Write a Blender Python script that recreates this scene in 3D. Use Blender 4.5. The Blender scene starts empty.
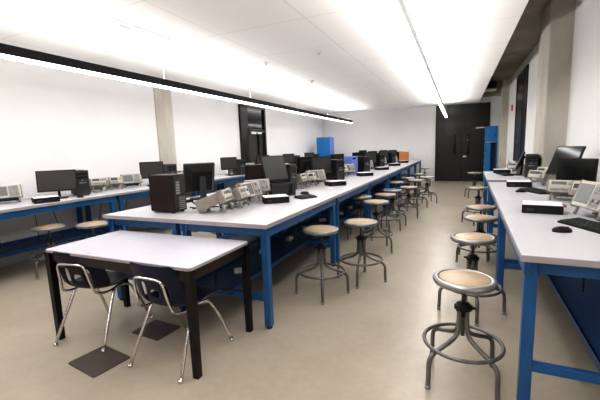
import bpy, math, random
from mathutils import Vector, Matrix
random.seed(7)
PI = math.pi
SC = bpy.context.scene
COL = SC.collection
ORD = ['nearest', 'second', 'third', 'fourth', 'fifth', 'sixth', 'seventh', 'eighth', 'ninth', 'tenth', 'eleventh', 'twelfth']

# ------------------------------------------------------------------ materials
def principled(name, color, rough=.5, metal=0., spec=.5, emit=None, estr=0.):
    m = bpy.data.materials.new(name); m.use_nodes = True
    b = m.node_tree.nodes['Principled BSDF']
    b.inputs['Base Color'].default_value = (*color, 1)
    b.inputs['Roughness'].default_value = rough
    b.inputs['Metallic'].default_value = metal
    b.inputs['Specular IOR Level'].default_value = spec
    if emit:
        b.inputs['Emission Color'].default_value = (*emit, 1)
        b.inputs['Emission Strength'].default_value = estr
    return m

def noisy(name, c1, c2, scale=6., rough=(.4, .6), metal=0., detail=6., bump=0., stretch=(1, 1, 1), spec=.5, lo=.35, hi=.65):
    m = principled(name, c1, rough[0], metal, spec)
    nt = m.node_tree; N = nt.nodes; L = nt.links; b = N['Principled BSDF']
    tc = N.new('ShaderNodeTexCoord'); mp = N.new('ShaderNodeMapping'); mp.inputs['Scale'].default_value = stretch
    nz = N.new('ShaderNodeTexNoise'); nz.inputs['Scale'].default_value = scale; nz.inputs['Detail'].default_value = detail
    rp = N.new('ShaderNodeValToRGB')
    rp.color_ramp.elements[0].position = lo; rp.color_ramp.elements[0].color = (*c1, 1)
    rp.color_ramp.elements[1].position = hi; rp.color_ramp.elements[1].color = (*c2, 1)
    mr = N.new('ShaderNodeMapRange'); mr.inputs['To Min'].default_value = rough[0]; mr.inputs['To Max'].default_value = rough[1]
    L.new(tc.outputs['Object'], mp.inputs['Vector']); L.new(mp.outputs['Vector'], nz.inputs['Vector'])
    L.new(nz.outputs['Fac'], rp.inputs['Fac']); L.new(rp.outputs['Color'], b.inputs['Base Color'])
    L.new(nz.outputs['Fac'], mr.inputs['Value']); L.new(mr.outputs['Result'], b.inputs['Roughness'])
    if bump:
        bp = N.new('ShaderNodeBump'); bp.inputs['Strength'].default_value = bump; bp.inputs['Distance'].default_value = .01
        L.new(nz.outputs['Fac'], bp.inputs['Height']); L.new(bp.outputs['Normal'], b.inputs['Normal'])
    return m

M = {}
M['wall'] = noisy('wall_paint', (.775, .772, .77), (.795, .79, .79), 1.5, (.6, .75))
def floor_mat():
    m = principled('polished_concrete', (.37, .325, .26), .30, 0, .33)
    nt = m.node_tree; N = nt.nodes; L = nt.links; b = N['Principled BSDF']
    tc = N.new('ShaderNodeTexCoord'); acc = None
    for sc, det, wt in ((.45, 3, .45), (2.6, 6, .35), (18, 5, .20)):
        nz = N.new('ShaderNodeTexNoise'); nz.inputs['Scale'].default_value = sc; nz.inputs['Detail'].default_value = det
        L.new(tc.outputs['Object'], nz.inputs['Vector'])
        q = N.new('ShaderNodeMath'); q.operation = 'MULTIPLY'; q.inputs[1].default_value = wt; L.new(nz.outputs['Fac'], q.inputs[0])
        if acc:
            a = N.new('ShaderNodeMath'); a.operation = 'ADD'; L.new(acc.outputs[0], a.inputs[0]); L.new(q.outputs[0], a.inputs[1]); acc = a
        else: acc = q
    mr = N.new('ShaderNodeMapRange'); mr.inputs['From Min'].default_value = .3; mr.inputs['From Max'].default_value = .7; L.new(acc.outputs[0], mr.inputs['Value'])
    mx = N.new('ShaderNodeMix'); mx.data_type = 'RGBA'; mx.inputs[6].default_value = (.315, .275, .215, 1); mx.inputs[7].default_value = (.455, .405, .33, 1)
    L.new(mr.outputs[0], mx.inputs[0]); L.new(mx.outputs[2], b.inputs['Base Color'])
    return m
M['floor'] = floor_mat()
M['concrete'] = noisy('cast_concrete', (.42, .39, .34), (.58, .55, .49), 2.2, (.7, .9), detail=10, bump=.15, stretch=(1, 1, .5))
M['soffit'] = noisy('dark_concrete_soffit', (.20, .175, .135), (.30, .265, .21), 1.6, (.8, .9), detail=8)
M['top'] = noisy('bench_laminate', (.50, .495, .525), (.53, .525, .55), 30, (.38, .5))
M['top_edge'] = principled('laminate_edge', (.34, .315, .32), .5)
M['table_top'] = noisy('table_laminate', (.50, .495, .55), (.53, .525, .575), 30, (.35, .45))
M['blue'] = noisy('blue_powder_coat', (.009, .082, .225), (.011, .095, .26), 8, (.32, .42))
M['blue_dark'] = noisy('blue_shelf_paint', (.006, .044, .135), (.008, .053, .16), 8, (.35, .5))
M['blue_light'] = noisy('bright_blue_paint', (.008, .15, .40), (.01, .18, .46), 5, (.35, .45))
M['violet'] = noisy('violet_blue_plastic', (.12, .17, .48), (.15, .21, .55), 5, (.4, .5))
M['black'] = noisy('black_satin_paint', (.004, .003, .003), (.006, .005, .004), 10, (.30, .42), spec=.3)
M['apron'] = noisy('apron_reflecting_red', (.009, .004, .003), (.013, .006, .004), 10, (.25, .35))  # black apron, the reflected red is painted into its colour
M['plastic_black'] = noisy('black_plastic', (.0065, .006, .006), (.010, .009, .009), 14, (.4, .55), spec=.3)
M['plastic_red_reflection'] = noisy('steel_reflecting_red', (.015, .006, .005), (.019, .008, .007), 14, (.4, .55), spec=.3)  # red-brown reflection put into the black case colour
M['plastic_grey'] = noisy('dark_grey_plastic', (.025, .025, .027), (.035, .035, .037), 14, (.4, .55))
M['screen'] = principled('screen_glass', (.006, .006, .006), .12, 0, .5)
M['screen_matte'] = principled('matte_screen', (.034, .033, .031), .38, 0, .45)
M['beige'] = noisy('beige_instrument_plastic', (.46, .43, .37), (.54, .51, .45), 12, (.45, .6))
M['beige_dark'] = noisy('taupe_instrument_case', (.26, .235, .20), (.32, .29, .25), 12, (.5, .6))
M['navy'] = noisy('navy_instrument_side', (.02, .05, .11), (.03, .065, .14), 12, (.4, .55))
M['lcd'] = principled('instrument_display', (.07, .075, .085), .2)
M['lcd_grey'] = principled('grey_scope_screen', (.15, .16, .165), .25)
M['knob'] = principled('grey_knob', (.28, .27, .26), .5)
M['white_plastic'] = principled('white_plastic', (.75, .74, .72), .45)
M['paper'] = principled('white_paper', (.78, .78, .80), .7)
M['paper_blue'] = principled('pale_blue_paper', (.45, .62, .80), .7)
M['red'] = principled('red_plastic', (.55, .03, .04), .4)
M['chrome'] = noisy('chrome_tube', (.62, .60, .58), (.70, .68, .66), 20, (.12, .2), metal=1)
M['stool_metal'] = noisy('grey_stool_enamel', (.13, .127, .12), (.19, .185, .175), 14, (.28, .42), metal=.55)
M['stool_rim'] = noisy('grey_seat_rim', (.27, .27, .27), (.34, .34, .34), 14, (.25, .35), metal=.6)
M['wood'] = noisy('plywood_seat', (.36, .265, .165), (.46, .345, .225), 5, (.35, .5), stretch=(1, 7, 1), detail=8)
M['seat_blue'] = noisy('blue_seat_top', (.06, .14, .28), (.09, .18, .34), 6, (.4, .5))
M['shell'] = noisy('navy_chair_shell', (.003, .004, .013), (.005, .007, .020), 10, (.32, .42), spec=.25)
M['shell_lt'] = noisy('blue_chair_shell', (.003, .006, .024), (.005, .009, .034), 10, (.32, .42), spec=.3)
M['fixture'] = principled('black_light_housing', (.013, .011, .014), .5, 0, .2)
M['fixture_bloom'] = principled('bloomed_light_housing', (.42, .42, .44), .45, .2)  # bloom of the light painted into the housing colour as pale grey
M['lens'] = principled('lit_lens', (1, 1, 1), .4, emit=(.96, .97, 1.0), estr=6)
M['lens'].cycles.emission_sampling = 'NONE'
M['lens_up'] = principled('lit_up_lens', (1, 1, 1), .4, emit=(1.0, .985, .965), estr=6)
M['lens_up'].cycles.emission_sampling = 'NONE'
M['glass_dark'] = principled('dark_glass', (.012, .010, .011), .12)
M['glass_grey'] = principled('grey_dark_glass', (.04, .034, .034), .2)
M['door_black'] = noisy('black_door_paint', (.009, .0065, .006), (.013, .010, .009), 3, (.30, .42))
M['door_dark'] = principled('black_trim_paint', (.007, .006, .006), .3)
M['cover'] = noisy('brown_floor_cover', (.075, .058, .048), (.10, .08, .066), 20, (.4, .55))
M['cover_rim'] = principled('floor_cover_rim', (.14, .12, .10), .4, .3)
M['cardboard'] = noisy('orange_cardboard', (.50, .20, .06), (.60, .26, .08), 6, (.6, .8))
M['cable'] = principled('black_cable', (.012, .012, .013), .5)
M['back_wall'] = principled('red_brown_panel', (.34, .24, .215), .6)
M['tan'] = principled('tan_cardboard', (.45, .30, .16), .7)
M['rubber'] = principled('rubber', (.02, .02, .02), .7)

# white ceiling board with fine joints
def ceiling_mat():
    m = principled('ceiling_board', (.90, .885, .87), .75)
    nt = m.node_tree; N = nt.nodes; L = nt.links; b = N['Principled BSDF']
    tc = N.new('ShaderNodeTexCoord'); sp = N.new('ShaderNodeSeparateXYZ'); L.new(tc.outputs['Object'], sp.inputs[0])
    outs = []
    for ax, off, per in (('X', 2.9 - .0, 1.22), ('Y', -2.85, 1.22)):
        a = N.new('ShaderNodeMath'); a.operation = 'ADD'; a.inputs[1].default_value = off + per * 40
        L.new(sp.outputs[ax], a.inputs[0])
        d = N.new('ShaderNodeMath'); d.operation = 'DIVIDE'; d.inputs[1].default_value = per; L.new(a.outputs[0], d.inputs[0])
        f = N.new('ShaderNodeMath'); f.operation = 'FRACT'; L.new(d.outputs[0], f.inputs[0])
        l = N.new('ShaderNodeMath'); l.operation = 'LESS_THAN'; l.inputs[1].default_value = .010; L.new(f.outputs[0], l.inputs[0])
        outs.append(l)
    mx = N.new('ShaderNodeMath'); mx.operation = 'MAXIMUM'; L.new(outs[0].outputs[0], mx.inputs[0]); L.new(outs[1].outputs[0], mx.inputs[1])
    mix = N.new('ShaderNodeMix'); mix.data_type = 'RGBA'
    mix.inputs[6].default_value = (.90, .885, .87, 1); mix.inputs[7].default_value = (.74, .72, .70, 1)
    L.new(mx.outputs[0], mix.inputs[0]); L.new(mix.outputs[2], b.inputs['Base Color'])
    return m
M['ceiling'] = ceiling_mat()

# ------------------------------------------------------------------ mesh builder
class MB:
    def __init__(s, T=None):
        s.v = []; s.f = []; s.sm = []; s.mi = []; s.cur = 0; s.T = T or Matrix()
    def add(s, vs, fs, smooth=False, T=None):
        A = s.T @ T if T else s.T
        o = len(s.v)
        s.v += [tuple(A @ Vector(p)) for p in vs]
        for f in fs:
            s.f.append([i + o for i in f]); s.sm.append(smooth); s.mi.append(s.cur)
        return s
    def box(s, c, d, T=None, ch=0.):
        x, y, z = c; a, b, h = d[0] / 2, d[1] / 2, d[2] / 2
        if not ch:
            vs = [(x + i * a, y + j * b, z + k * h) for k in (-1, 1) for i, j in ((-1, -1), (1, -1), (1, 1), (-1, 1))]
            return s.add(vs, [(3, 2, 1, 0), (4, 5, 6, 7), (0, 1, 5, 4), (1, 2, 6, 5), (2, 3, 7, 6), (3, 0, 4, 7)], False, T)
        ch = min(ch, a * .9, b * .9, h * .9)
        ring = lambda A, B, zz: [(x + A, y - B + ch, zz), (x + A, y + B - ch, zz), (x + A - ch, y + B, zz), (x - A + ch, y + B, zz),
                                 (x - A, y + B - ch, zz), (x - A, y - B + ch, zz), (x - A + ch, y - B, zz), (x + A - ch, y - B, zz)]
        def inner(zz):
            A, B = a - ch, b - ch; c2 = ch * .4
            return [(x + A, y - B + c2, zz), (x + A, y + B - c2, zz), (x + A - c2, y + B, zz), (x - A + c2, y + B, zz),
                    (x - A, y + B - c2, zz), (x - A, y - B + c2, zz), (x - A + c2, y - B, zz), (x + A - c2, y - B, zz)]
        vs = inner(z - h) + ring(a, b, z - h + ch) + ring(a, b, z + h - ch) + inner(z + h)
        fs = [tuple(range(7, -1, -1)), tuple(range(24, 32))]
        for r in range(3):
            for i in range(8):
                j = (i + 1) % 8
                fs.append((r * 8 + i, r * 8 + j, r * 8 + 8 + j, r * 8 + 8 + i))
        return s.add(vs, fs, False, T)
    def slab(s, c, d, r, seg=4, ch=.004, em=0):      # rounded-corner plate, flat in z
        x, y, z = c; a, b, h = d[0] / 2, d[1] / 2, d[2] / 2
        def ring(q, zz):
            o = []
            for cx, cy, a0 in ((a - r, b - r, 0), (-a + r, b - r, 90), (-a + r, -b + r, 180), (a - r, -b + r, 270)):
                for i in range(seg + 1):
                    t = math.radians(a0 + 90 * i / seg)
                    o.append((x + cx + (r - q) * math.cos(t), y + cy + (r - q) * math.sin(t), zz))
            return o
        R = [ring(ch, z - h), ring(0, z - h + ch), ring(0, z + h - ch), ring(ch, z + h)]
        n = len(R[0]); vs = [p for q in R for p in q]
        fs = [tuple(range(n - 1, -1, -1)), tuple(range(3 * n, 4 * n))]
        for k in range(3):
            for i in range(n):
                j = (i + 1) % n; fs.append((k * n + i, k * n + j, k * n + n + j, k * n + n + i))
        s.add(vs, fs)
        if em:
            for q in range(len(s.f) - len(fs), len(s.f)):
                if q != len(s.f) - len(fs) + 1: s.mi[q] = em
        return s
    def hexa(s, vs, T=None):                   # eight corners, bottom ring then top ring
        return s.add(vs, [(3, 2, 1, 0), (4, 5, 6, 7), (0, 1, 5, 4), (1, 2, 6, 5), (2, 3, 7, 6), (3, 0, 4, 7)], False, T)
    def lathe(s, prof, seg=20, T=None, smooth=True):
        vs = []; fs = []
        for r, z in prof:
            for i in range(seg):
                t = 2 * PI * i / seg; vs.append((r * math.cos(t), r * math.sin(t), z))
        for k in range(len(prof) - 1):
            for i in range(seg):
                j = (i + 1) % seg; fs.append((k * seg + i, k * seg + j, (k + 1) * seg + j, (k + 1) * seg + i))
        s.add(vs, fs, smooth, T)
        n = len(prof) - 1
        o = len(s.v) - len(vs)
        s.f.append([o + i for i in range(seg - 1, -1, -1)]); s.sm.append(False); s.mi.append(s.cur)
        s.f.append([o + n * seg + i for i in range(seg)]); s.sm.append(False); s.mi.append(s.cur)
        return s
    def tube(s, pts, r, seg=8, closed=False, T=None):
        pts = [Vector(p) for p in pts]; n = len(pts); vs = []; fs = []
        rr = r if isinstance(r, (list, tuple)) else [r] * n
        up = None
        for i in range(n):
            if closed: d = pts[(i + 1) % n] - pts[i - 1]
            else: d = pts[min(i + 1, n - 1)] - pts[max(i - 1, 0)]
            d.normalize()
            if up is None:
                up = d.orthogonal().normalized()
            up = (up - d * up.dot(d)).normalized(); w = d.cross(up)
            for k in range(seg):
                t = 2 * PI * k / seg; vs.append(tuple(pts[i] + (up * math.cos(t) + w * math.sin(t)) * rr[i]))
        for i in range(n if closed else n - 1):
            a = i * seg; b = ((i + 1) % n) * seg
            for k in range(seg):
                l = (k + 1) % seg; fs.append((a + k, a + l, b + l, b + k))
        s.add(vs, fs, True, T)
        if not closed:
            o = len(s.v) - len(vs)
            s.f.append([o + k for k in range(seg - 1, -1, -1)]); s.sm.append(False); s.mi.append(s.cur)
            s.f.append([o + (n - 1) * seg + k for k in range(seg)]); s.sm.append(False); s.mi.append(s.cur)
        return s
    def build(s, name, mats, parent=None, loc=None):
        me = bpy.data.meshes.new(name); me.from_pydata(s.v, [], s.f)
        me.polygons.foreach_set('use_smooth', s.sm); me.polygons.foreach_set('material_index', s.mi)
        if not isinstance(mats, (list, tuple)): mats = [mats]
        for m in mats: me.materials.append(m)
        me.update()
        o = bpy.data.objects.new(name, me); COL.objects.link(o)
        if parent: o.parent = parent
        if loc: o.location = loc
        return o

def smooth_path(pts, n=4):                     # Catmull-Rom
    P = [Vector(p) for p in pts]; P = [2 * P[0] - P[1]] + P + [2 * P[-1] - P[-2]]; out = []
    for i in range(1, len(P) - 2):
        for k in range(n):
            t = k / n; a, b, c, d = P[i - 1:i + 3]
            out.append(.5 * ((2 * b) + (c - a) * t + (2 * a - 5 * b + 4 * c - d) * t * t + (3 * b - a - 3 * c + d) * t ** 3))
    out.append(P[-2]); return out

def tag(o, label=None, cat=None, group=None, kind=None):
    if label: o['label'] = label
    if cat: o['category'] = cat
    if group: o['group'] = group
    if kind: o['kind'] = kind
    return o
def thing(name, loc=(0, 0, 0), rz=0., label=None, cat=None, group=None):
    o = bpy.data.objects.new(name, None); o.empty_display_size = .1; COL.objects.link(o)
    o.location = loc; o.rotation_euler = (0, 0, rz); return tag(o, label, cat, group)
def copy_tree(o, parent=None):
    c = o.copy(); COL.objects.link(c)
    if parent: c.parent = parent
    for ch in list(o.children): copy_tree(ch, c)
    return c
class Kind:                                    # first call builds, later calls copy
    def __init__(s, maker): s.maker = maker; s.first = None
    def put(s, loc, rz, label, cat, group=None):
        if s.first is None: s.first = s.maker(); o = s.first
        else: o = copy_tree(s.first)
        o.location = loc; o.rotation_euler = (0, 0, rz)
        for k in ('label', 'category', 'group'):
            if k in o: del o[k]
        return tag(o, label, cat, group)
def struct(name, mb, mat, parent=None):
    o = mb.build(name, mat, parent)
    if not parent: o['kind'] = 'structure'
    return o
def wbox(x0, x1, y0, y1, z0, z1, ch=0): return MB().box(((x0 + x1) / 2, (y0 + y1) / 2, (z0 + z1) / 2), (x1 - x0, y1 - y0, z1 - z0), None, ch)

# ------------------------------------------------------------------ the room
XL, XR, YB, YE, ZC, ZS = -5.6, 1.46, -4.0, 15.3, 2.95, 3.49
struct('floor', wbox(XL - .3, XR + .3, YB - .3, YE + .3, -.12, 0), M['floor'])
struct('ceiling', wbox(XL - .2, .647, YB - .2, YE + .2, ZC, ZC + .10), M['ceiling'])
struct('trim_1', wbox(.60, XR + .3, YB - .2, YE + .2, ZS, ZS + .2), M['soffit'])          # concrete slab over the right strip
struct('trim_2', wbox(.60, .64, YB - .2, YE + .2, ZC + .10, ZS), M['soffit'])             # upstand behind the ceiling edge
struct('wall_left', wbox(XL - .2, XL, YB, YE, 0, ZC + .05), M['wall'])
struct('wall_right', wbox(XR, XR + .2, YB, YE, 0, ZS), M['wall'])
struct('wall_end', wbox(XL - .2, XR + .2, YE, YE + .2, 0, ZS), M['wall'])
struct('wall_back', wbox(XL - .2, XR + .2, YB - .2, YB, 0, ZS), M['back_wall'])
struct('baseboard_end', wbox(XL, -.90, YE - .012, YE, 0, .09), M['wall'])
# concrete columns
def column(name, x0, x1, y0, y1, z1, label):
    o = wbox(x0, x1, y0, y1, 0, z1, .015).build(name, M['concrete']); o['kind'] = 'structure'; o['label'] = label
    return o
column('trim_3', XL - .05, XL + .035, 5.57, 6.03, ZC, 'concrete column flush in the left white wall')
column('trim_4', 1.17, XR + .05, 6.55, 7.30, ZS, 'broad concrete column standing out from the right wall')
column('trim_5', 1.25, XR + .05, 13.85, 14.16, ZS, 'narrow far concrete column beside the blue locker')
# concrete cross beam at the far right, duct under it
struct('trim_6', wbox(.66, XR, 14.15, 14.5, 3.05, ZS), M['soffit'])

# double end door
d = thing('door_1', ((-.86 + 1.02) / 2, YE, 0)); d['kind'] = 'structure'
def dl(x0, x1, y0, y1, z0, z1, ch=0): return MB(Matrix.Translation((-.08, 0, 0))).box(((x0 + x1) / 2, (y0 + y1) / 2, (z0 + z1) / 2), (x1 - x0, y1 - y0, z1 - z0), None, ch)
fr = dl(-.86, -.80, -.05, -.001, 0, 2.93)
fr.box((.99, -.026, 1.465), (.06, .05, 2.93)); fr.box((.08, -.026, 2.91), (1.88, .05, .04)); fr.box((.08, -.026, 2.07), (1.76, .046, .04))
fr.build('door_frame', M['door_dark'], d)
dl(-.80, .96, -.035, -.002, 2.09, 2.89).build('transom_panel', M['door_black'], d)
for x0, x1 in ((-.80, .077), (.083, .96)):
    lf = dl(x0, x1, -.04, -.002, .01, 2.05, .004).build('door_leaf', M['door_black'], d)
for hx in (-.16, .32):
    h = MB(Matrix.Translation((-.08, 0, 0))).tube([(hx, -.045, 1.05), (hx, -.10, 1.07), (hx, -.10, 1.78), (hx, -.045, 1.80)], .032, 8)
    h.build('door_handle', M['door_dark'], d)
dl(.14, .26, -.055, -.041, .93, .99).build('lock_plate', M['white_plastic'], d)['label'] = 'small pale plate on the door'
dl(.28, .36, -.105, -.085, 1.55, 1.60).build('handle_tag', M['white_plastic'], d)

# tall black glazed door in the left wall
d = thing('door_2', (XL, 9.28, 0)); d['kind'] = 'structure'
f = MB()
for y0, y1 in ((-.70, -.34), (.62, .70)): f.box((.03, (y0 + y1) / 2, 1.36), (.08, y1 - y0, 2.72))
f.box((.03, .0, 2.70), (.08, 1.40, .05)); f.box((.03, .14, 2.03), (.09, .96, .07)); f.box((.03, .28, 1.0), (.07, .05, 2.0)); f.box((.03, .14, .12), (.07, .96, .24))
f.build('door_frame', M['door_dark'], d)
MB().box((.012, -.05, 1.05), (.012, .56, 1.86)).build('door_glass', M['glass_grey'], d)
MB().box((.012, .45, 1.05), (.012, .30, 1.86)).build('door_glass', M['glass_dark'], d)
MB().box((.012, .14, 2.37), (.012, .94, .58)).build('transom_glass', M['glass_dark'], d)
MB().box((.10, -.12, 1.96), (.05, .26, .07), None, .006).build('door_closer', M['white_plastic'], d)['label'] = 'pale closer arm'
MB().box((.10, .22, 1.96), (.05, .22, .06), None, .006).build('exit_plate', M['white_plastic'], d)

# tall dark window in the right wall
w = thing('window_1', (XR, 11.12, 0)); w['kind'] = 'structure'
f = MB()
for y in (-.84, .84): f.box((-.010, y, 1.63), (.03, .08, 3.24))
f.box((-.010, 0, 3.21), (.03, 1.76, .08)); f.box((-.010, 0, .06), (.03, 1.76, .12)); f.box((-.010, -.35, 1.6), (.03, .07, 3.2))
f.build('window_frame', M['door_dark'], w)
MB().box((-.008, .24, 1.65), (.012, 1.12, 3.1)).build('window_pane', M['glass_grey'], w)
MB().box((-.008, -.60, 1.65), (.012, .46, 3.1)).build('window_pane', M['door_dark'], w)

# ------------------------------------------------------------------ lights
def fixture(name, x, y0, y1, wd, mat, label, zb=2.40, ht=.12):
    L = y1 - y0; t = thing(name, (x, (y0 + y1) / 2, zb), 0, label, 'ceiling light', None)
    h = MB()
    h.box((-wd / 2 + .004, 0, ht / 2 + .013), (.008, L, ht - .026)); h.box((wd / 2 - .004, 0, ht / 2 + .013), (.008, L, ht - .026))
    h.box((0, 0, ht / 2), (wd - .017, L - .02, .02)); h.box((0, -L / 2 + .004, ht / 2 + .015), (wd - .017, .008, ht - .03)); h.box((0, L / 2 - .004, ht / 2 + .015), (wd - .017, .008, ht - .03))
    h.build('housing', mat, t)
    MB().box((0, 0, .019), (wd - .018, L - .018, .038)).build('lens', M['lens'], t)
    MB().box((0, 0, ht - .012), (wd - .018, L - .018, .010)).build('uplight_lens', M['lens_up'], t)
    for nm, zz, rx, pw, colr in (('downlight', -.003, 0, 60, (.98, .98, 1.)), ('uplight', ht + .003, PI, 180, (1., .985, .965))):
        ld = bpy.data.lights.new(nm, 'AREA'); ld.shape = 'RECTANGLE'; ld.size = wd - .02; ld.size_y = L - .03; ld.energy = pw; ld.color = colr
        lo = bpy.data.objects.new(nm, ld); COL.objects.link(lo); lo.parent = t; lo.location = (0, 0, zz); lo.rotation_euler = (rx, 0, 0)
    c = MB()
    y = -L / 2 + .6
    while y < L / 2: c.tube([(0, y, ht - .02), (0, y, ZC - zb)], .003, 5); y += 2.4
    c.build('hanging_wire', M['stool_rim'], t)
    return t
fixture('linear_light', -3.99, YB + .4, 14.3, .085, M['fixture'], 'long black suspended light bar over the left aisle')
fixture('linear_light', -.45, YB + .4, 14.3, .085, M['fixture_bloom'], 'long suspended light bar, paled by bloom, over the stool aisle at right')

# ------------------------------------------------------------------ benches
BH = .88
def make_bench(L, D=.90):
    t = thing('workbench')
    MB().slab((0, 0, BH - .0175), (D, L - .001, .035), .004, 2, .0025, 1).build('worktop', [M['top'], M['top_edge']], t)
    lx, ly = D / 2 - .055, L / 2 - .075
    for sx in (1, -1):
        r = MB().box((sx * (D / 2 - .035), 0, BH - .075), (.03, L - .06, .075), None, .003)
        r.build('front_rail' if sx > 0 else 'rear_rail', M['blue'], t)
        for sy in (1, -1):
            l = MB().box((sx * lx, sy * ly, .43), (.058, .058, .826), None, .005)
            for zz in (.70, .78, .30, .34): l.lathe([(.009, 0), (.009, .004)], 8, Matrix.Translation((sx * lx, sy * (ly + .029), zz)) @ Matrix.Rotation(-sy * PI / 2, 4, 'X'))
            lo = l.build('leg', M['blue'], t)
            MB().lathe([(.024, 0), (.026, .006), (.014, .018)], 12, Matrix.Translation((sx * lx, sy * ly, 0))).build('levelling_foot', M['rubber'], lo)
    for sy in (1, -1):
        MB().box((0, sy * ly, BH - .072), (D - .17, .035, .07), None, .003).build('end_rail', M['blue'], t)
        MB().box((0, sy * ly, .255), (D - .17, .035, .05), None, .003).build('stretcher', M['blue'], t)
    s = MB().box((-.16, 0, .292), (.46, L - .03, .016)).box((.065, 0, .279), (.012, L - .03, .042)).box((-.385, 0, .315), (.012, L - .03, .06))
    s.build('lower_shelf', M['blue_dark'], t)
    p = MB().box((-.33, 0, .70), (.05, L * .6, .055), None, .006)
    p.cur = 1
    for i in range(6): p.box((-.303, -L * .25 + i * L * .1, .70), (.004, .035, .03))
    p.build('power_strip', [M['beige'], M['plastic_black']], t)
    return t
U = 1.83; UL = 1.80
kb_l, kc, kr = Kind(lambda: make_bench(U, .88)), Kind(lambda: make_bench(UL, .90)), Kind(lambda: make_bench(1.905, .92))
for k in range(7):
    kb_l.put((-4.67 - .44, .11 + U * (k + .5), 0), 0, 'white-topped blue workbench against the left wall, %s unit of that run' % ORD[k], 'workbench', 'workbenches along the left wall')
for k in range(7):
    kc.put((-1.33 - .45, 2.33 + UL * (k + .5), 0), 0, 'white-topped blue workbench beside the stools, %s unit of the centre run' % ORD[k], 'workbench', 'centre workbenches facing the stools')
for k in range(7):
    kc.put((-2.235 - .45, 2.33 + UL * (k + .5), 0), PI, 'white-topped blue workbench on the left half of the centre run, %s unit' % ORD[k], 'workbench', 'centre workbenches facing the left wall')
TH = .026
def rpt(u, v):                                  # u: depth from front edge, v: distance from near end, right-hand run
    return (.30 + u * math.cos(TH) + v * math.sin(TH), 2.03 + v * math.cos(TH) - u * math.sin(TH))
for k, v in ((0, .953), (1, 2.858), (2, 5.10)):
    x, y = rpt(.46, v)
    lab = ['nearest workbench at the right edge holding the keyboard and oscilloscope', 'second workbench on the right holding the tilted monitor', 'far separate workbench on the right before the blue locker'][k]
    kr.put((x, y, 0), PI - TH, 'white-topped blue ' + lab, 'workbench', 'workbenches along the right wall')

# ------------------------------------------------------------------ black table
t = thing('table', (-2.20, 1.985, 0), 0, 'low black-framed table with a pale grey top in the foreground', 'table')
TX, TY = 1.43, .69
MB().slab((0, 0, .732), (TX, TY, .022), .035, 5, .003, 1).build('tabletop', [M['table_top'], M['top_edge']], t)
a = MB()
for sy in (1, -1): a.box((0, sy * (TY / 2 - .03), .685), (TX - .12, .022, .072))
for sx in (1, -1): a.box((sx * (TX / 2 - .03), 0, .685), (.022, TY - .12, .072))
a.build('apron', M['apron'], t)
for sx in (1, -1):
    for sy in (1, -1):
        x, y = sx * (TX / 2 - .028), sy * (TY / 2 - .028)
        MB().hexa([(x + i * .021, y + j * .021, .0) for i, j in ((-1, -1), (1, -1), (1, 1), (-1, 1))] + [(x + i * .026, y + j * .026, .72) for i, j in ((-1, -1), (1, -1), (1, 1), (-1, 1))]).build('leg', M['black'], t)

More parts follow.
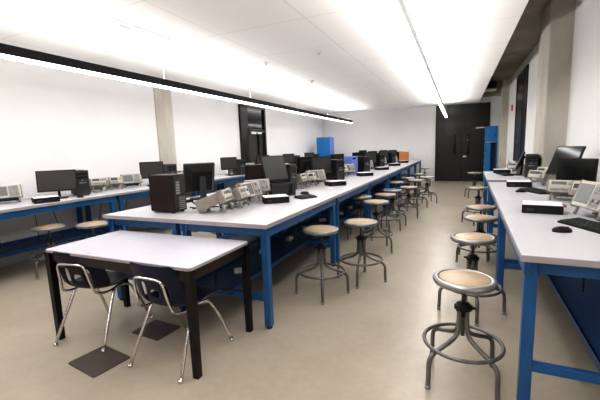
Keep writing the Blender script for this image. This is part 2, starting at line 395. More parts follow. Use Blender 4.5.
# ------------------------------------------------------------------ school chairs
def make_chair(mat):
    t = thing('chair')
    # profile (y, z) from seat front to the top of the back; half width; side curl
    prof = [(.245, .405, .185, 0), (.225, .432, .200, 0), (.17, .440, .208, .006), (.08, .436, .212, .010), (-.02, .428, .214, .014), (-.10, .424, .214, .018),
            (-.150, .432, .216, .026), (-.182, .462, .216, .036), (-.198, .51, .216, .038), (-.208, .56, .214, .036), (-.218, .61, .210, .032), (-.228, .66, .204, .026), (-.238, .705, .194, .020), (-.247, .742, .168, .014)]
    nx = 12; vs = []; fs = []
    n = len(prof)
    for i, (y, z, w, c) in enumerate(prof):
        p0 = prof[max(i - 1, 0)]; p1 = prof[min(i + 1, n - 1)]
        ty, tz = p1[0] - p0[0], p1[1] - p0[1]; l = math.hypot(ty, tz); ny, nz = tz / l, -ty / l   # normal towards the sitter
        if nz < 0 and i < 6: ny, nz = -ny, -nz
        for j in range(nx + 1):
            u = -1 + 2 * j / nx; w_ = w * (1.06 if i > 6 else 1.02)
            k = c * 1.6 * abs(u) ** 2.5
            vs.append((u * w_, y + ny * k, z + nz * k))
    for i in range(n - 1):
        for j in range(nx):
            if 7 <= i <= 9 and j in (3, 8): continue          # two slots in the back
            if i == 8 and j in (5, 6): continue               # hand hole
            a = i * (nx + 1) + j; fs.append((a, a + 1, a + nx + 2, a + nx + 1))
    m = MB(); m.add(vs, fs, True); s = m.build('seat_shell', mat, t)
    md = s.modifiers.new('thick', 'SOLIDIFY'); md.thickness = .012; md.offset = 0
    md = s.modifiers.new('sub', 'SUBSURF'); md.levels = 1; md.render_levels = 2
    for sx in (1, -1):
        l = MB().tube(smooth_path([(sx * .225, -.265, .012), (sx * .205, -.17, .20), (sx * .185, -.07, .385), (sx * .17, -.03, .405), (sx * .16, .05, .408)], 4), .0115, 10).build('leg', M['chrome'], t)
        MB().lathe([(.017, 0), (.019, .006), (.012, .022)], 12, Matrix.Translation((sx * .226, -.268, 0))).build('glide', M['chrome'], l)
        l = MB().tube(smooth_path([(sx * .225, .275, .012), (sx * .21, .20, .20), (sx * .19, .115, .365), (sx * .175, .06, .400), (sx * .16, -.02, .404)], 4), .0115, 10).build('leg', M['chrome'], t)
        MB().lathe([(.017, 0), (.019, .006), (.012, .022)], 12, Matrix.Translation((sx * .226, .278, 0))).build('glide', M['chrome'], l)
    b = MB().tube(smooth_path([(-.16, .02, .404), (-.160, -.10, .398), (-.154, -.198, .425), (-.140, -.226, .50), (-.130, -.246, .60), (-.118, -.254, .64), (-.085, -.257, .655),
                               (0, -.258, .657), (.085, -.257, .655), (.118, -.254, .64), (.130, -.246, .60), (.140, -.226, .50), (.154, -.198, .425), (.162, -.10, .398), (.16, .02, .404)], 4), .0095, 8)
    b.build('back_frame', M['chrome'], t)
    MB().tube([(-.17, .05, .404), (.17, .05, .404)], .009, 8).build('crossbar', M['chrome'], t)
    return t
c = make_chair(M['shell']); c.location = (-2.645, 1.885, 0); c.rotation_euler = (0, 0, math.radians(9))
tag(c, 'navy plastic school chair at the left end of the black table', 'chair', 'school chairs at the black table')
c = make_chair(M['shell_lt']); c.location = (-1.80, 1.855, 0); c.rotation_euler = (0, 0, math.radians(-1))
tag(c, 'navy plastic school chair beside the right front leg of the black table', 'chair', 'school chairs at the black table')

# floor covers
for nm, P_, lab in (('a', [(-2.46, 1.45), (-2.55, 1.73), (-2.12, 1.66), (-2.08, 1.42)], 'square brown floor box cover in front of the black table'),
                    ('b', [(-2.42, 1.93), (-2.42, 2.19), (-2.08, 2.15), (-2.10, 1.92)], 'square brown floor box cover beneath the black table')):
    cx = sum(p[0] for p in P_) / 4; cy = sum(p[1] for p in P_) / 4
    t = thing('floor_box_cover', (cx, cy, 0), math.radians(-8 if nm == 'a' else -4), lab, 'floor cover', 'floor box covers')
    sz = .34 if nm == 'a' else .31
    MB().slab((0, 0, .003), (sz, sz * .8, .006), .02, 3, .002).build('plate', M['cover'], t)
    r = MB(); q = sz / 2 - .02; q2 = sz * .4 - .02
    r.tube([(-q, -q2, .006), (q, -q2, .006), (q, q2, .006), (-q, q2, .006)], .002, 4, True); r.build('rim', M['cover_rim'], t)

# ------------------------------------------------------------------ stools
def make_stool(hs, top='wood'):
    t = thing('stool')
    R = .178
    MB().lathe([(.05, hs - .040), (.150, hs - .040), (.170, hs - .036), (R, hs - .024), (R, hs - .010), (.172, hs - .002), (.146, hs + .001), (.143, hs - .004), (.05, hs - .008)], 36).build('seat_rim', M['stool_rim'], t)
    MB().lathe([(.04, hs - .007), (.142, hs - .007), (.142, hs - .001), (.138, hs + .001), (.02, hs + .002)], 36).build('seat_pad', M[top], t)
    zc = hs - .19
    MB().lathe([(.012, zc - .18), (.012, hs - .07), (.055, hs - .045), (.06, hs - .034)], 14).build('screw_post', M['stool_metal'], t)
    c = MB().lathe([(.030, zc - .050), (.032, zc - .012), (.052, zc - .008), (.052, zc + .010), (.034, zc + .014), (.034, zc + .030), (.018, zc + .034)], 16)
    for a in range(3): c.tube([(.03 * math.cos(a * 2.1), .03 * math.sin(a * 2.1), zc + .001), (.068 * math.cos(a * 2.1), .068 * math.sin(a * 2.1), zc + .001)], .008, 6)
    c.build('collar', M['plastic_black'], t)
    for k in range(4):
        a = PI / 2 * k + PI / 4; ca, sa = math.cos(a), math.sin(a)
        pr = [(.030, zc - .01), (.030, .40), (.034, .33), (.055, .285), (.10, .258), (.17, .232), (.215, .215), (.245, .188), (.255, .15), (.257, .07), (.260, .012)]
        l = MB().tube(smooth_path([(r * ca, r * sa, z) for r, z in pr], 3), .0138, 8).build('leg', M['stool_metal'], t)
        MB().lathe([(.016, 0), (.017, .012), (.014, .022)], 10, Matrix.Translation((.260 * ca, .260 * sa, 0))).build('foot_cap', M['stool_rim'], l)
    MB().tube([(.222 * math.cos(2 * PI * i / 40), .222 * math.sin(2 * PI * i / 40), 0.238) for i in range(40)], .0115, 8, True).build('foot_ring', M['stool_metal'], t)
    return t
_st = {}
def stool(x, y, hs, deg, label, group, top='wood'):
    key = (round(hs, 2), top)
    if key not in _st: _st[key] = Kind(lambda: make_stool(key[0], top))
    return _st[key].put((x, y, 0), math.radians(deg), label, 'stool', group)
GC = 'round stools along the centre workbenches'
stool(-1.22, 3.21, .67, -24, 'round wood-topped stool by itself, nearest one to the front corner of the centre bench', GC)
stool(-.945, 3.70, .66, 50, 'round wood-topped stool standing out in the aisle, second from the front along the centre bench', GC)
stool(-1.035, 4.91, .70, 20, 'tall round wood-topped stool just behind the second blue leg of the centre bench', GC)
stool(-1.41, 5.52, .68, 10, 'wood-topped stool tucked close to the bench edge behind the tall one', GC)
stool(-1.12, 6.05, .65, 70, 'wood-topped stool just in front of the blue-topped stool', GC)
stool(-1.10, 6.62, .66, 33, 'stool with a blue seat top in the row beside the centre bench', GC, 'seat_blue')
stool(-.92, 7.50, .62, 5, 'low wood-topped stool standing furthest out in the middle of the row', GC)
stool(-1.27, 8.10, .66, 40, 'stool at the bench edge beyond the low one in the middle of the row', GC)
stool(-.89, 8.58, .66, 60, 'wood-topped aisle stool a step behind the low one in the row', GC)
stool(-.71, 9.45, .66, 25, 'grey stool standing alone in the aisle toward the white end wall', GC)
stool(-1.14, 9.15, .66, 15, 'stool between the bench edge and the lone grey one in the aisle', GC)
stool(-.99, 10.4, .66, 48, 'far stool second from the end wall along the centre bench', GC)
stool(-1.08, 13.2, .66, 0, 'farthest stool of the row against the white end wall', GC)
GR = 'round stools along the right workbenches'
stool(.05, 2.27, .65, 0, 'large round wood-topped stool in the right foreground', GR)
stool(.13, 3.26, .67, 53, 'wood-topped stool right behind the large foreground one', GR)
stool(.245, 4.56, .60, 20, 'lower of two overlapping stools beside the right workbench', GR)
stool(.28, 5.10, .64, 66, 'higher of two overlapping stools beside the right workbench', GR)
stool(.34, 7.15, .66, 30, 'dim stool by the legs of the far right workbench', GR)
stool(.40, 10.6, .68, 12, 'farthest stool on the right, past the end of the benches', GR)
GL = 'round stools along the left workbenches'
stool(-4.66, 2.72, .60, 62, 'low wood-topped stool in front of the left wall bench', GL)
stool(-4.10, 2.90, .63, 15, 'wood-topped stool half hidden behind the corner of the centre bench', GL)

# ------------------------------------------------------------------ desktop equipment makers (front = local +X, base z = 0)
def make_monitor(w=.47, h=.29, tilt=8, lift=.10, scr='screen_matte'):
    t = thing('monitor')
    T = Matrix.Translation((0, 0, lift)) @ Matrix.Rotation(math.radians(-tilt), 4, 'Y')
    b = MB(T).box((0, 0, h / 2), (.022, w, h), None, .004)
    b.hexa([(-.011, -w * .36, h * .14), (-.011, w * .36, h * .14), (-.011, w * .36, h * .86), (-.011, -w * .36, h * .86),
            (-.045, -w * .24, h * .25), (-.045, w * .24, h * .25), (-.045, w * .24, h * .75), (-.045, -w * .24, h * .75)])
    b.build('housing', M['plastic_black'], t)
    MB(T).box((.0118, 0, h / 2 + .003), (.003, w - .030, h - .034)).build('screen', M[scr], t)
    hx = h * .4 * math.sin(math.radians(tilt))
    s = MB().tube([(-.06 - hx * .5, 0, .012), (-.055 - hx, 0, lift + h * .40)], .016, 8)
    s.build('stand', M['plastic_black'], t)
    MB().slab((-.02, 0, .007), (.18, .22, .014), .06, 5, .003).build('base', M['plastic_black'], t)
    return t
def make_bulky():
    t = thing('monitor')
    w, h = .38, .35; T = Matrix.Translation((0, 0, .095)) @ Matrix.Rotation(math.radians(-14), 4, 'Y')
    b = MB(T).box((0, 0, h / 2), (.05, w, h), None, .006)
    b.hexa([(-.025, -w / 2 + .008, .01), (-.025, w / 2 - .008, .01), (-.025, w / 2 - .008, h - .008), (-.025, -w / 2 + .008, h - .008),
            (-.12, -w * .33, h * .10), (-.12, w * .33, h * .10), (-.12, w * .33, h * .80), (-.12, -w * .33, h * .80)])
    b.build('housing', M['plastic_black'], t)
    MB(T).box((.0255, 0, h / 2), (.003, w - .06, h - .06)).build('screen', M['screen'], t)
    MB().box((-.155, 0, .16), (.03, .075, .32), None, .006).build('stand', M['plastic_grey'], t)
    MB().slab((-.08, 0, .008), (.20, .26, .016), .05, 5, .003).build('base', M['plastic_black'], t)
    return t
def make_tower(side='plastic_black', w=.17, dp=.38, h=.365):
    t = thing('computer_tower')
    MB().box((-.01, 0, h / 2 + .008), (dp - .02, w, h - .016), None, .004).build('case', M[side], t)
    f = MB().box((dp / 2 - .008, 0, h / 2 + .008), (.018, w, h - .012), None, .006)
    f.build('front_panel', M['plastic_grey' if side == 'plastic_black' else 'plastic_black'], t)
    for i in range(2): MB().box((dp / 2 + .002, 0, h * (.86 - .13 * i)), (.004, w * .82, .036), None, .002).build('drive_bay', M['plastic_black'], t)
    MB().box((dp / 2 + .002, 0, h * .52), (.003, w * .5, .012)).build('badge', M['stool_rim'], t)
    MB().lathe([(.010, 0), (.010, .004)], 10, Matrix.Translation((dp / 2 + .001, 0, h * .62)) @ Matrix.Rotation(PI / 2, 4, 'Y')).build('power_button', M['stool_rim'], t)
    r = MB(); r.box((-dp / 2 + .002 - .002, 0, h / 2 + .01), (.006, w * .9, h * .92)); r.cur = 1
    for i in range(7): r.box((-dp / 2 - .006, -w * .12, h * (.10 + .05 * i)), (.006, w * .5, .008))
    for i in range(5): r.box((-dp / 2 - .006, w * .18, h * (.52 + .07 * i)), (.010, w * .28, .018))
    r.build('rear_panel', [M['plastic_grey'], M['knob']], t)
    for i in (-1, 1):
        for j in (-1, 1): MB().box((i * dp * .38, j * w * .36, .004), (.03, .02, .008)).build('foot', M['rubber'], t)
    return t
def make_flat_tower():
    t = thing('computer_tower')
    MB().box((0, 0, .085), (.30, .32, .155), None, .005).build('case', M['plastic_black'], t)
    MB().box((.153, 0, .085), (.010, .32, .155), None, .004).build('front_panel', M['plastic_grey'], t)
    MB().box((.160, .09, .085), (.004, .04, .12)).build('drive_bay', M['plastic_black'], t)
    MB().box((0, 0, .004), (.25, .26, .008)).build('foot_plate', M['rubber'], t)
    return t
def make_box():
    t = thing('flat_case')
    MB().box((0, 0, .034), (.21, .27, .064), None, .003).build('case', M['plastic_black'], t)
    MB().box((0, 0, .069), (.205, .265, .006), None, .002).build('lid', M['paper'], t)
    MB().box((.106, -.08, .03), (.003, .05, .018)).build('front_socket', M['plastic_grey'], t)
    return t
def make_keyboard(w=.44, mat='plastic_black'):
    t = thing('keyboard')
    MB().hexa([(-.075, -w / 2, 0), (.075, -w / 2, 0), (.075, w / 2, 0), (-.075, w / 2, 0), (-.075, -w / 2, .024), (.075, -w / 2, .012), (.075, w / 2, .012), (-.075, w / 2, .024)]).build('base', M[mat], t)
    k = MB()
    n = int(w / .021)
    for r in range(6):
        x = -.062 + r * .0235; z = .024 - (x + .075) * .08
        for i in range(n): k.box((x, -w / 2 + .014 + i * (w - .028) / (n - 1), z + .003), (.017, .015, .008))
    o = k.build('keys', M['plastic_grey'], t); o['kind'] = 'stuff'
    return t
def make_mouse():
    t = thing('mouse')
    prof = [(.030, 0), (.032, .008), (.029, .020), (.020, .030), (.008, .034)]
    MB(Matrix.Diagonal((1.75, 1, 1, 1))).lathe(prof, 18).build('shell', M['plastic_black'], t)
    MB().box((-.028, 0, .030), (.014, .006, .008)).build('wheel', M['knob'], t)
    return t
def make_instrument(w=.33, h=.15, dp=.28, tilt=14, face='supply', side='beige_dark'):
    t = thing({'supply': 'power_supply', 'scope': 'oscilloscope', 'generator': 'signal_generator', 'meter': 'bench_meter'}[face])
    T = Matrix.Translation((-dp / 2, 0, .010)) @ Matrix.Rotation(math.radians(-tilt), 4, 'Y') @ Matrix.Translation((dp / 2, 0, 0))
    MB(T).box((-.012, 0, h / 2), (dp - .024, w - .012, h - .01), None, .006).build('case', M[side], t)
    MB(T).box((dp / 2 - .014, 0, h / 2), (.030, w, h), None, .008).build('front_bezel', M['beige'], t)
    xf = dp / 2 + .002
    R = T @ Matrix.Translation((xf, 0, 0))
    if face == 'scope':
        MB(R).box((0, -w * .20, h * .52), (.005, w * .50, h * .72), None, .002).build('screen', M['lcd_grey'], t)
        k = MB(R); k.box((.0005, w * .26, h * .49), (.003, w * .33, h * .86))
        for i in range(3):
            for j in range(4): k.box((.003, w * (.15 + .11 * i), h * (.16 + .22 * j)), (.006, .018, .010))
        k.build('keypad', M['knob'], t)
        ks = [(w * .2, h * .32), (w * .38, h * .32), (w * .30, h * .78)]
    elif face == 'supply':
        MB(R).box((0, -w * .18, h * .74), (.004, w * .46, h * .24), None, .001).build('display', M['lcd'], t)
        ks = [(w * .16, h * .72), (w * .28, h * .72), (w * .39, h * .72)]
        s = MB(R); s.box((0, 0, h * .22), (.004, w * .86, h * .2))
        for i in range(6): s.lathe([(.007, 0), (.007, .016), (.004, .018)], 8, Matrix.Translation((0, -w * .38 + i * w * .15, h * .22)) @ Matrix.Rotation(PI / 2, 4, 'Y'))
        s.build('terminal_strip', M['knob'], t)
    elif face == 'generator':
        MB(R).box((0, -w * .16, h * .66), (.004, w * .52, h * .34), None, .001).build('display', M['lcd'], t)
        k = MB(R); k.box((.0005, -w * .185, h * .225), (.003, w * .52, h * .32))
        for i in range(4):
            for j in range(2): k.box((.003, w * (-.38 + .13 * i), h * (.14 + .17 * j)), (.006, .022, .011))
        k.build('keypad', M['knob'], t); ks = [(w * .32, h * .62)]
    else:
        MB(R).box((0, -w * .10, h * .68), (.004, w * .66, h * .36), None, .001).build('display', M['lcd'], t)
        ks = [(w * .34, h * .66), (w * .34, h * .25)]
    for y, z in ks:
        MB(R).lathe([(.015, 0), (.015, .012), (.011, .016)], 12, Matrix.Translation((0, y, z)) @ Matrix.Rotation(PI / 2, 4, 'Y')).build('knob', M['knob'], t)
    # end caps and tilting front feet
    for sy in (1, -1):
        MB(T).box((dp / 2 - .03, sy * (w / 2 + .006), h / 2), (.06, .016, h + .012), None, .006).build('end_cap', M['beige_dark'], t)
    for sy in (1, -1):
        a = T @ Vector((dp / 2 - .05, 0, 0)); b = T @ Vector((dp / 2 - .02, 0, 0))
        MB().tube([(a.x, sy * w * .42, a.z + .012), (a.x + .03, sy * w * .42, .007)], .011, 6).build('front_foot', M['beige_dark'], t)
        MB().box((-dp / 2 + .02, sy * w * .40, .008), (.03, .025, .016)).build('rear_foot', M['beige_dark'], t)
    return t

K = dict(
    mon=Kind(make_monitor), mon19=Kind(lambda: make_monitor(.385, .28, 3, .10, 'screen')), mont=Kind(lambda: make_monitor(.355, .33, 20, .018)), mone=Kind(lambda: make_monitor(.44, .32, 22, .10)),
    monr=Kind(lambda: make_monitor(.36, .36, 24, .16, 'screen')), bulky=Kind(make_bulky), mons=Kind(lambda: make_monitor(.40, .30, 4, .13)),
    tower=Kind(make_tower), towerb=Kind(lambda: make_tower('plastic_red_reflection', .17, .30, .365)), flat=Kind(make_flat_tower), box=Kind(make_box),
    kb=Kind(make_keyboard), pad=Kind(lambda: make_keyboard(.22, 'plastic_grey')), mouse=Kind(make_mouse),
    supply=Kind(lambda: make_instrument(.21, .115, .30, 20)), raised=Kind(lambda: make_instrument(.25, .115, .26, 18)), scoper=Kind(lambda: make_instrument(.31, .20, .19, 20, 'scope', 'navy')), scope=Kind(lambda: make_instrument(.31, .165, .20, 20, 'scope', 'navy')),
    gen=Kind(lambda: make_instrument(.20, .115, .28, 20, 'generator', 'beige_dark')), scope2=Kind(lambda: make_instrument(.29, .15, .20, 24, 'scope', 'beige')), meter=Kind(lambda: make_instrument(.24, .10, .26, 20, 'meter', 'beige')))
D2 = math.radians
def put(k, x, y, deg, label, cat, group=None, z=BH): return K[k].put((x, y, z), D2(deg), label, cat, group)

# ---- centre run, right-hand half: first station by hand
G = 'instruments on the centre workbench'
put('supply', -2.08, 2.74, 14, 'beige power supply tilted up at the near end of the centre bench', 'power supply', G)
put('gen', -2.06, 3.02, 8, 'small beige signal generator just behind the near power supply', 'signal generator', G)
put('scope', -2.10, 3.31, -6, 'oscilloscope with dark blue sides, third instrument from the near end of the centre bench', 'oscilloscope', G)
put('scope2', -2.20, 3.67, -38, 'beige oscilloscope with a grey screen left of the nearest flat case on the centre bench', 'oscilloscope', G)
put('box', -1.82, 3.42, -52, 'flat black case with white lid nearest the front of the centre bench', 'flat case', 'flat black cases on the centre workbench')
put('flat', -2.05, 3.95, -38, 'black desktop computer lying flat under the tilted monitor', 'computer')
put('mont', -2.08, 3.99, -28, 'large grey-screened monitor leaning back on a flat computer', 'monitor', 'monitors on the centre workbench', BH + .163)
put('tower', -2.24, 4.43, -4, 'black computer tower standing right behind the tilted centre monitor', 'computer', 'computer towers on the centre workbench')
put('pad', -1.62, 3.80, -30, 'small grey keyboard lying beside the nearest flat case on the centre bench', 'keyboard')
put('mouse', -1.77, 4.12, 20, 'black mouse behind the small grey keyboard', 'mouse', 'mice on the desks')
NM = 'centre bench'
for k in range(1, 6):
    y = 3.2 + UL * k
    n = ORD[k]
    j = lambda a: random.uniform(-a, a)
    put('supply', -2.12 + j(.03), y - .30, 8 + j(6), 'beige power supply on the %s station of the centre bench' % n, 'power supply', G)
    put('gen', -2.10 + j(.03), y - .03, -10 + j(5), 'small signal generator on the %s station of the centre bench' % n, 'signal generator', G)
    put('scope', -2.08 + j(.03), y + .27, -30 + j(4), 'oscilloscope on the %s station of the centre bench' % n, 'oscilloscope', G)
    put('box', -1.69 + j(.02), y + .17, -50 + j(6), 'flat black case with white lid on the %s station of the centre bench' % n, 'flat case', 'flat black cases on the centre workbench')
    if k != 2: put('mons', -2.10 + j(.02), y + .70, -34 + j(6), 'black-framed monitor on the %s station of the centre bench' % n, 'monitor', 'monitors on the centre workbench')
    put('tower', -1.99 + j(.02), y + 1.02, -30 + j(5), 'black computer tower on the %s station of the centre bench' % n, 'computer', 'computer towers on the centre workbench')
    put('mouse', -1.66, y + .42, 10, 'black mouse on the %s station of the centre bench' % n, 'mouse', 'mice on the desks')
# ---- centre run, left-hand half (faces the left wall)
put('towerb', -2.585, 2.64, 180, 'black computer tower tinted brown by reflection at the near end of the centre bench, rear ports showing', 'computer')
put('bulky', -2.97, 3.56, 148, 'bulky black monitor seen from behind, next to the black tower with the brown reflection', 'monitor')
put('towerb', -2.66, 4.46, 200, 'black computer tower tinted brown by reflection to the left of the tilted monitor', 'computer')
put('kb', -2.92, 3.05, 170, 'black keyboard beside the near black tower with the brown reflection', 'keyboard')
for k in range(1, 6):
    y = 3.2 + UL * k; n = ORD[k]
    put('mons', -2.50, y + .90, 150, 'monitor seen from behind on the left half of the centre bench, %s station' % n, 'monitor', 'monitors facing the left wall')
    put('towerb', -2.50, y + 1.30, 190, 'computer tower on the left half of the centre bench, %s station' % n, 'computer', 'towers facing the left wall')
    put('meter', -2.55, y + .20, 180, 'beige bench meter on the left half of the centre bench, %s station' % n, 'meter', 'meters facing the left wall')
    put('kb', -2.98, y + .9, 180, 'black keyboard on the left half of the centre bench, %s station' % n, 'keyboard', 'keyboards facing the left wall')
# papers on the left half
for i, (x, y, a, m, w, l) in enumerate(((-2.95, 4.15, 20, 'paper_blue', .21, .30), (-2.90, 4.52, -15, 'paper', .21, .30), (-2.96, 4.90, 35, 'paper_blue', .21, .30), (-2.62, 4.00, 70, 'paper', .21, .30))):
    o = MB().box((0, 0, .004), (w, l, .006)).build('paper_sheets', M[m]); o.location = (x, y, BH); o.rotation_euler = (0, 0, D2(a))
    tag(o, ['pale blue sheets behind the bulky monitor', 'white sheets between two pale blue stacks', 'pale blue sheets lying furthest back on the left half', 'white sheets beside the black tower with the brown reflection'][i] + ' of the centre bench' if i < 3 else 'white sheets lying behind the tilted power supplies on the centre bench', 'papers', 'papers on the centre workbench')
# distinct far things
t = thing('storage_case', (-2.12, 7.50, BH), D2(-30), 'violet-blue upright storage case among the far monitors', 'storage case')
MB().box((0, 0, .19), (.22, .22, .38), None, .01).build('shell', M['violet'], t)
MB().box((.112, 0, .33), (.012, .07, .04), None, .004).build('latch', M['plastic_black'], t)
MB().box((.112, 0, .16), (.006, .18, .24)).build('front_panel', M['violet'], t)
t = thing('loudspeaker', (-2.34, 9.46, BH), D2(-20), 'tall narrow black speaker standing behind the far monitors', 'speaker')
MB().box((0, 0, .24), (.16, .15, .48), None, .01).build('cabinet', M['plastic_black'], t)
for z, r in ((.13, .05), (.27, .05), (.39, .028)): MB().lathe([(r, 0), (r * .8, .006), (r * .3, .002)], 16, Matrix.Translation((.081, 0, z)) @ Matrix.Rotation(PI / 2, 4, 'Y')).build('driver', M['plastic_grey'], t)
t = thing('cardboard_box', (-1.74, 12.9, BH), D2(-8), 'orange cardboard box at the far end of the centre bench', 'box')
MB().box((0, 0, .18), (.26, .28, .36), None, .004).build('carton', M['cardboard'], t)
MB().box((.0, 0, .362), (.262, .05, .003)).build('tape', M['tan'], t)
# red clips
for x, y, z, lab in ((-1.99, 3.31 + .12, BH, 'small red clip lead beside the nearest flat case on the centre bench'), (.735, 3.58, BH, 'red clip lead beside the flat case on the right bench')):
    o = MB().tube(smooth_path([(0, 0, .008), (.03, .02, .03), (.06, .01, .035), (.10, .03, .012)], 4), [.010] * 13, 6).build('clip_lead', M['red']); o.location = (x, y, z); tag(o, lab, 'clip lead')

# ---- left wall bench
GLm = 'equipment on the left wall bench'
put('box', -4.83, 2.83, -22, 'flat black case with white lid in front of the large left monitor', 'flat case', GLm)
put('mon', -5.06, 3.14, -40, 'wide black monitor, nearest on the left wall bench', 'monitor', GLm)
put('tower', -5.12, 3.50, -22, 'black computer tower beside the nearest left wall monitor', 'computer', GLm)
put('mouse', -4.82, 3.28, 0, 'black mouse in front of the left computer tower', 'mouse', GLm)
put('supply', -5.28, 2.22, -25, 'beige power supply at the left edge of the photo on the wall bench', 'power supply', GLm)
put('scope', -5.32, 2.64, -22, 'grey-screened oscilloscope left of the nearest wall monitor', 'oscilloscope', GLm)
for k in range(0, 5):
    y = 3.85 + U * k; n = ORD[k]
    if y + 1 > 12.9: break
    e = .25 if k > 1 else 0
    put('supply', -5.28, y + e + .05, -24, 'beige power supply in the %s instrument cluster on the wall bench' % n, 'power supply', GLm)
    put('gen', -5.30, y + e + .38, -20, 'small signal generator in the %s instrument cluster on the wall bench' % n, 'signal generator', GLm)
    put('scope', -5.30, y + e + .72, -24, 'oscilloscope in the %s instrument cluster on the wall bench' % n, 'oscilloscope', GLm)
    y2 = y + 1.12
    y2 += (-.12, .45, .3, .15, .1)[k]
    if y2 + .5 < 12.9:
        put('mons', -5.08, y2, -40, 'black monitor after the %s instrument cluster on the wall bench' % n, 'monitor', GLm)
        put('tower', -5.04, y2 + .37, -26, 'black tower after the %s instrument cluster on the wall bench' % n, 'computer', GLm)
        put('kb', -4.85, y2 - .02, -20, 'black keyboard after the %s instrument cluster on the wall bench' % n, 'keyboard', GLm)

# ---- right-hand benches (face -X)
GRt = 'equipment on the right workbenches'
put('kb', .80, 2.78, 205, 'black keyboard at the right edge of the foreground bench', 'keyboard', GRt)
put('mouse', .60, 2.64, 190, 'black mouse in front of the foreground keyboard', 'mouse', GRt)
put('box', .62, 3.37, 262, 'flat black case with white lid nearest on the right bench', 'flat case', GRt)
put('scoper', .915, 3.18, 196, 'beige oscilloscope with dark blue side beside the foreground keyboard', 'oscilloscope', GRt)
put('gen', 1.03, 3.72, 228, 'beige meter wedged between scope and raised power supply on the right bench', 'meter', GRt)
put('raised', .935, 4.08, 250, 'beige power supply with dark display raised on feet on the right bench', 'power supply', GRt)
put('mon19', 1.08, 4.42, 222, 'black upright monitor behind the instruments on the right bench', 'monitor', GRt)
put('monr', 1.09, 5.10, 214, 'glossy monitor leaning far back against the concrete column', 'monitor', GRt)
put('mouse', .655, 4.68, 190, 'black mouse beside the second flat case on the right bench', 'mouse', GRt)
put('kb', .80, 4.72, 200, 'dark keyboard under the leaning monitor on the right bench', 'keyboard', GRt)
put('box', .71, 5.28, 266, 'second flat black case with white lid near the far end of the right bench', 'flat case', GRt)
put('meter', 1.00, 5.50, 215, 'small beige meter in front of the concrete column', 'meter', GRt)
put('gen', 1.14, 5.85, 215, 'small beige generator by the foot of the concrete column', 'signal generator', GRt)
put('tower', 1.06, 6.72, 262, 'black computer tower on the far right bench', 'computer', GRt)
put('mone', .90, 7.14, 174, 'thin monitor seen edge-on above the far right bench', 'monitor', GRt)
put('box', .74, 7.62, 268, 'flat black case with white lid on the far right bench', 'flat case', GRt)
put('kb', .74, 7.15, 190, 'dark keyboard on the far right bench', 'keyboard', GRt)
put('meter', .98, 7.55, 215, 'beige meter by the flat case on the far right bench', 'meter', GRt)
put('gen', 1.0, 7.95, 205, 'beige generator at the far end of the far right bench', 'signal generator', GRt)

# ------------------------------------------------------------------ lockers, alarm, duct, ceiling devices
t = thing('locker', (-4.97, 13.85, 0), 0, 'bright blue tall steel locker in the far left corner', 'locker')
MB().box((0, 0, .94), (.56, .50, 1.88), None, .006).build('body', M['blue_light'], t)
for i, x in enumerate((-.14, .14)):
    dd = MB().box((x, -.258, .95), (.27, .014, 1.80), None, .003).build('door', M['blue_light'], t)
    MB().box((x + .10, -.272, 1.0), (.02, .02, .12)).build('handle', M['plastic_black'], dd)
dd = MB().box((.288, -.12, .95), (.014, .22, 1.80), None, .003).build('door', M['violet'], t)
dd = MB().box((.288, .125, .95), (.014, .22, 1.80), None, .003).build('door', M['violet'], t)
t = thing('locker', (1.03, 14.55, 0), 0, 'tall blue steel locker between the black end door and the far column', 'locker')
c = MB(); c.box((0, .20, 1.01), (.38, .02, 2.02)); c.box((-.18, 0, 1.01), (.02, .42, 2.02)); c.box((.18, 0, 1.01), (.02, .42, 2.02)); c.box((0, 0, 2.01), (.38, .42, .02)); c.box((0, 0, .03), (.36, .40, .06))
c.build('body', M['blue_light'], t)
dd = MB().box((0, -.205, 1.75), (.345, .014, .52), None, .003).build('door', M['blue_light'], t)
MB().box((.11, -.22, 1.70), (.02, .02, .10)).build('handle', M['plastic_black'], dd)
dd = MB().box((-.09, -.205, .76), (.16, .014, 1.40), None, .003).build('door', M['blue_light'], t)
MB().box((.0, .0, 1.47), (.36, .39, .015)).build('shelf', M['white_plastic'], t)
MB().box((.08, .1, .76), (.17, .02, 1.40)).build('back_lining', M['navy'], t)
p = MB()
for i in range(7): p.box((-.198, -.15, 1.88 - i * .26), (.016, .07, .035), None, .004)
p.build('side_clip', M['white_plastic'], t)
t = thing('wall_bracket', (.72, YE - .09, 2.02), 0, 'pale horizontal door closer bar on the black end door by the locker', 'door closer')
MB().box((0, 0, 0), (.34, .07, .05), None, .006).build('body', M['white_plastic'], t)
MB().tube([(-.05, .02, -.02), (-.16, .07, -.03)], .010, 6).build('arm', M['white_plastic'], t)
t = thing('fire_alarm', (XR, 12.78, 2.47), 0, 'red fire alarm box on the white wall left of the dark window', 'fire alarm')
MB().box((-.02, 0, 0), (.04, .11, .17), None, .006).build('body', M['red'], t)
MB().box((-.044, 0, -.02), (.008, .07, .04)).build('pull_bar', M['white_plastic'], t)
t = thing('air_duct', (.88, 13.6, 3.20), 0, 'dark ventilation duct above the far end of the right strip', 'duct')
MB().box((0, 0, .08), (.30, 1.0, .16), None, .01).build('duct_body', M['plastic_black'], t)
MB().box((0, -.1, -.06), (.34, .5, .04)).build('hanger', M['concrete'], t)
MB().box((0, 0, .2), (.04, .9, .18)).build('hanger_rod', M['plastic_black'], t)

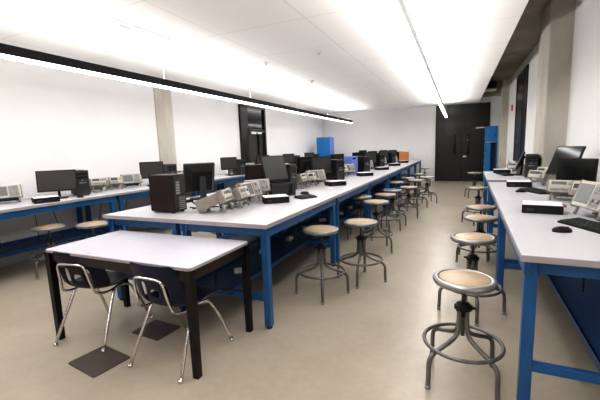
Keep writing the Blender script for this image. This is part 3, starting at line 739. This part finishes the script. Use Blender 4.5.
t = thing('ceiling_diffuser', (-3.62, 3.45, ZC), 0, 'white slot air diffuser with a dark gap in the near ceiling', 'ceiling vent')
MB().box((0, 0, -.006), (.16, .9, .012), None, .003).build('frame', M['ceiling'], t)
MB().box((-.02, -.18, -.013), (.03, .20, .004)).build('slot', M['plastic_black'], t)
for i, (x, y, r, lab) in enumerate(((-3.1, 5.7, .035, 'small sprinkler head in the lit ceiling band, nearer one'), (-2.05, 5.5, .045, 'round grey detector on the middle of the ceiling'),
                                    (-3.05, 7.7, .05, 'round white detector in the lit ceiling band, farther one'), (-.85, 8.0, .03, 'small sprinkler head near the right light bar'))):
    t = thing('ceiling_detector' if r > .04 else 'sprinkler_head', (x, y, ZC), 0, lab, 'detector' if r > .04 else 'sprinkler')
    MB().lathe([(r * .5, -.035), (r * .9, -.028), (r, -.012), (r, 0)], 16).build('body', M['white_plastic'], t)
    MB().lathe([(r * .3, -.045), (r * .35, -.035)], 10).build('sensor_tip', M['knob'], t)

# ------------------------------------------------------------------ cables under the benches
def cable(pts, label, group, r=.005):
    o = MB().tube(smooth_path(pts, 5), r, 6).build('power_cable', M['cable']); tag(o, label, 'cable', group); return o
for k in range(12):
    y = 1.95 + k * .42 + random.uniform(-.1, .1); x = -5.40 + random.uniform(0, .25)
    dy = random.uniform(-.25, .25); s = random.uniform(.1, .3)
    cable([(x, y, .80), (x + .02, y + dy * .3, .62), (x + .05, y + dy * .8, .42), (x + .04, y + dy, .306)], 'black power cable hanging below the left wall bench', 'cables below the left wall bench')
for k in range(14):
    y = 2.55 + k * .36 + random.uniform(-.1, .1)
    if abs((y - 2.33) % UL - .0) < .1: y += .2
    x = -1.98 + random.uniform(0, .2); dy = random.uniform(-.22, .22)
    cable([(x, y, .80), (x + .03, y + dy * .2, .60 + random.uniform(-.08, .05)), (x + .02, y + dy * .8, .44), (x, y + dy, .306)], 'black power cable hanging below the centre bench on the stool side', 'cables below the centre bench')
for k in range(6):
    y = 2.6 + k * .5; x = 1.0 + random.uniform(-.12, .05); dy = random.uniform(-.2, .2)
    cable([(x, y, .80), (x - .04, y + dy * .4, .60), (x - .02, y + dy, .306)], 'black power cable hanging below the right bench', 'cables below the right bench')
for pts in ([(-2.38, 2.74, .90), (-2.36, 2.90, .889), (-2.22, 2.96, .893), (-2.28, 3.10, .889), (-2.40, 3.2, .888)], [(-2.38, 2.70, .92), (-2.30, 2.84, .889), (-2.40, 3.0, .888), (-2.55, 3.1, .888)],
            [(-2.38, 2.72, .98), (-2.33, 2.80, .91), (-2.31, 2.98, .888), (-2.45, 3.14, .889), (-2.6, 3.3, .888)]):
    cable(pts, 'black cable trailing behind the black tower with the brown reflection on the near centre bench', 'cables on the near centre bench', .006)
# white adaptors lying on the centre shelf
for k in range(8):
    t = thing('power_adaptor', (-1.93 + random.uniform(-.06, .08), 2.75 + k * .62, .3), random.uniform(0, 3), 'pale power adaptor lying on the blue lower shelf of the centre bench', 'adaptor', 'adaptors on the lower shelf')
    MB().box((0, 0, .022), (.06, .11, .044), None, .006).build('body', M['white_plastic'], t)
    MB().tube(smooth_path([(0, .055, .02), (.03, .10, .03), (.09, .12, .01), (.13, .07, .006)], 4), .004, 6).build('cord', M['cable'], t)
# tan carton under the far centre bench
t = thing('cardboard_box', (-1.53, 12.2, .0), .1, 'tan carton under the far end of the centre bench', 'box')
MB().box((0, 0, .14), (.34, .30, .27), None, .004).build('carton', M['tan'], t)
MB().box((0, 0, .277), (.342, .05, .003)).build('tape', M['cardboard'], t)

# ------------------------------------------------------------------ camera
f, yw, pt, rl = 357.2447, -.4195, .141, -.0337
cy, sy, cp, sp, cr, sr = math.cos(yw), math.sin(yw), math.cos(pt), math.sin(pt), math.cos(rl), math.sin(rl)
F = Vector((sy * cp, cy * cp, -sp)); r0 = Vector((cy, -sy, 0)); u0 = Vector((sy * sp, cy * sp, cp))
Rv = cr * r0 + sr * u0; Uv = -sr * r0 + cr * u0
cam = bpy.data.cameras.new('camera'); co = bpy.data.objects.new('camera', cam); COL.objects.link(co)
co.matrix_world = Matrix(((Rv.x, Uv.x, -F.x, 0), (Rv.y, Uv.y, -F.y, 0), (Rv.z, Uv.z, -F.z, 1.4428), (0, 0, 0, 1)))
cam.sensor_width = 36; cam.lens = 36 * f / 600; cam.clip_start = .05
SC.camera = co

# ------------------------------------------------------------------ world and view
wd = bpy.data.worlds.new('world'); SC.world = wd; wd.use_nodes = True
wd.node_tree.nodes['Background'].inputs[0].default_value = (1, .97, .93, 1)
wd.node_tree.nodes['Background'].inputs[1].default_value = .3
SC.view_settings.view_transform = 'Standard'
SC.view_settings.look = 'None'
SC.view_settings.exposure = 0.40
SC.view_settings.gamma = 0.82
SC.cycles.max_bounces = 10; SC.cycles.diffuse_bounces = 7
SC.cycles.sample_clamp_indirect = 8
SC.cycles.use_denoising = True
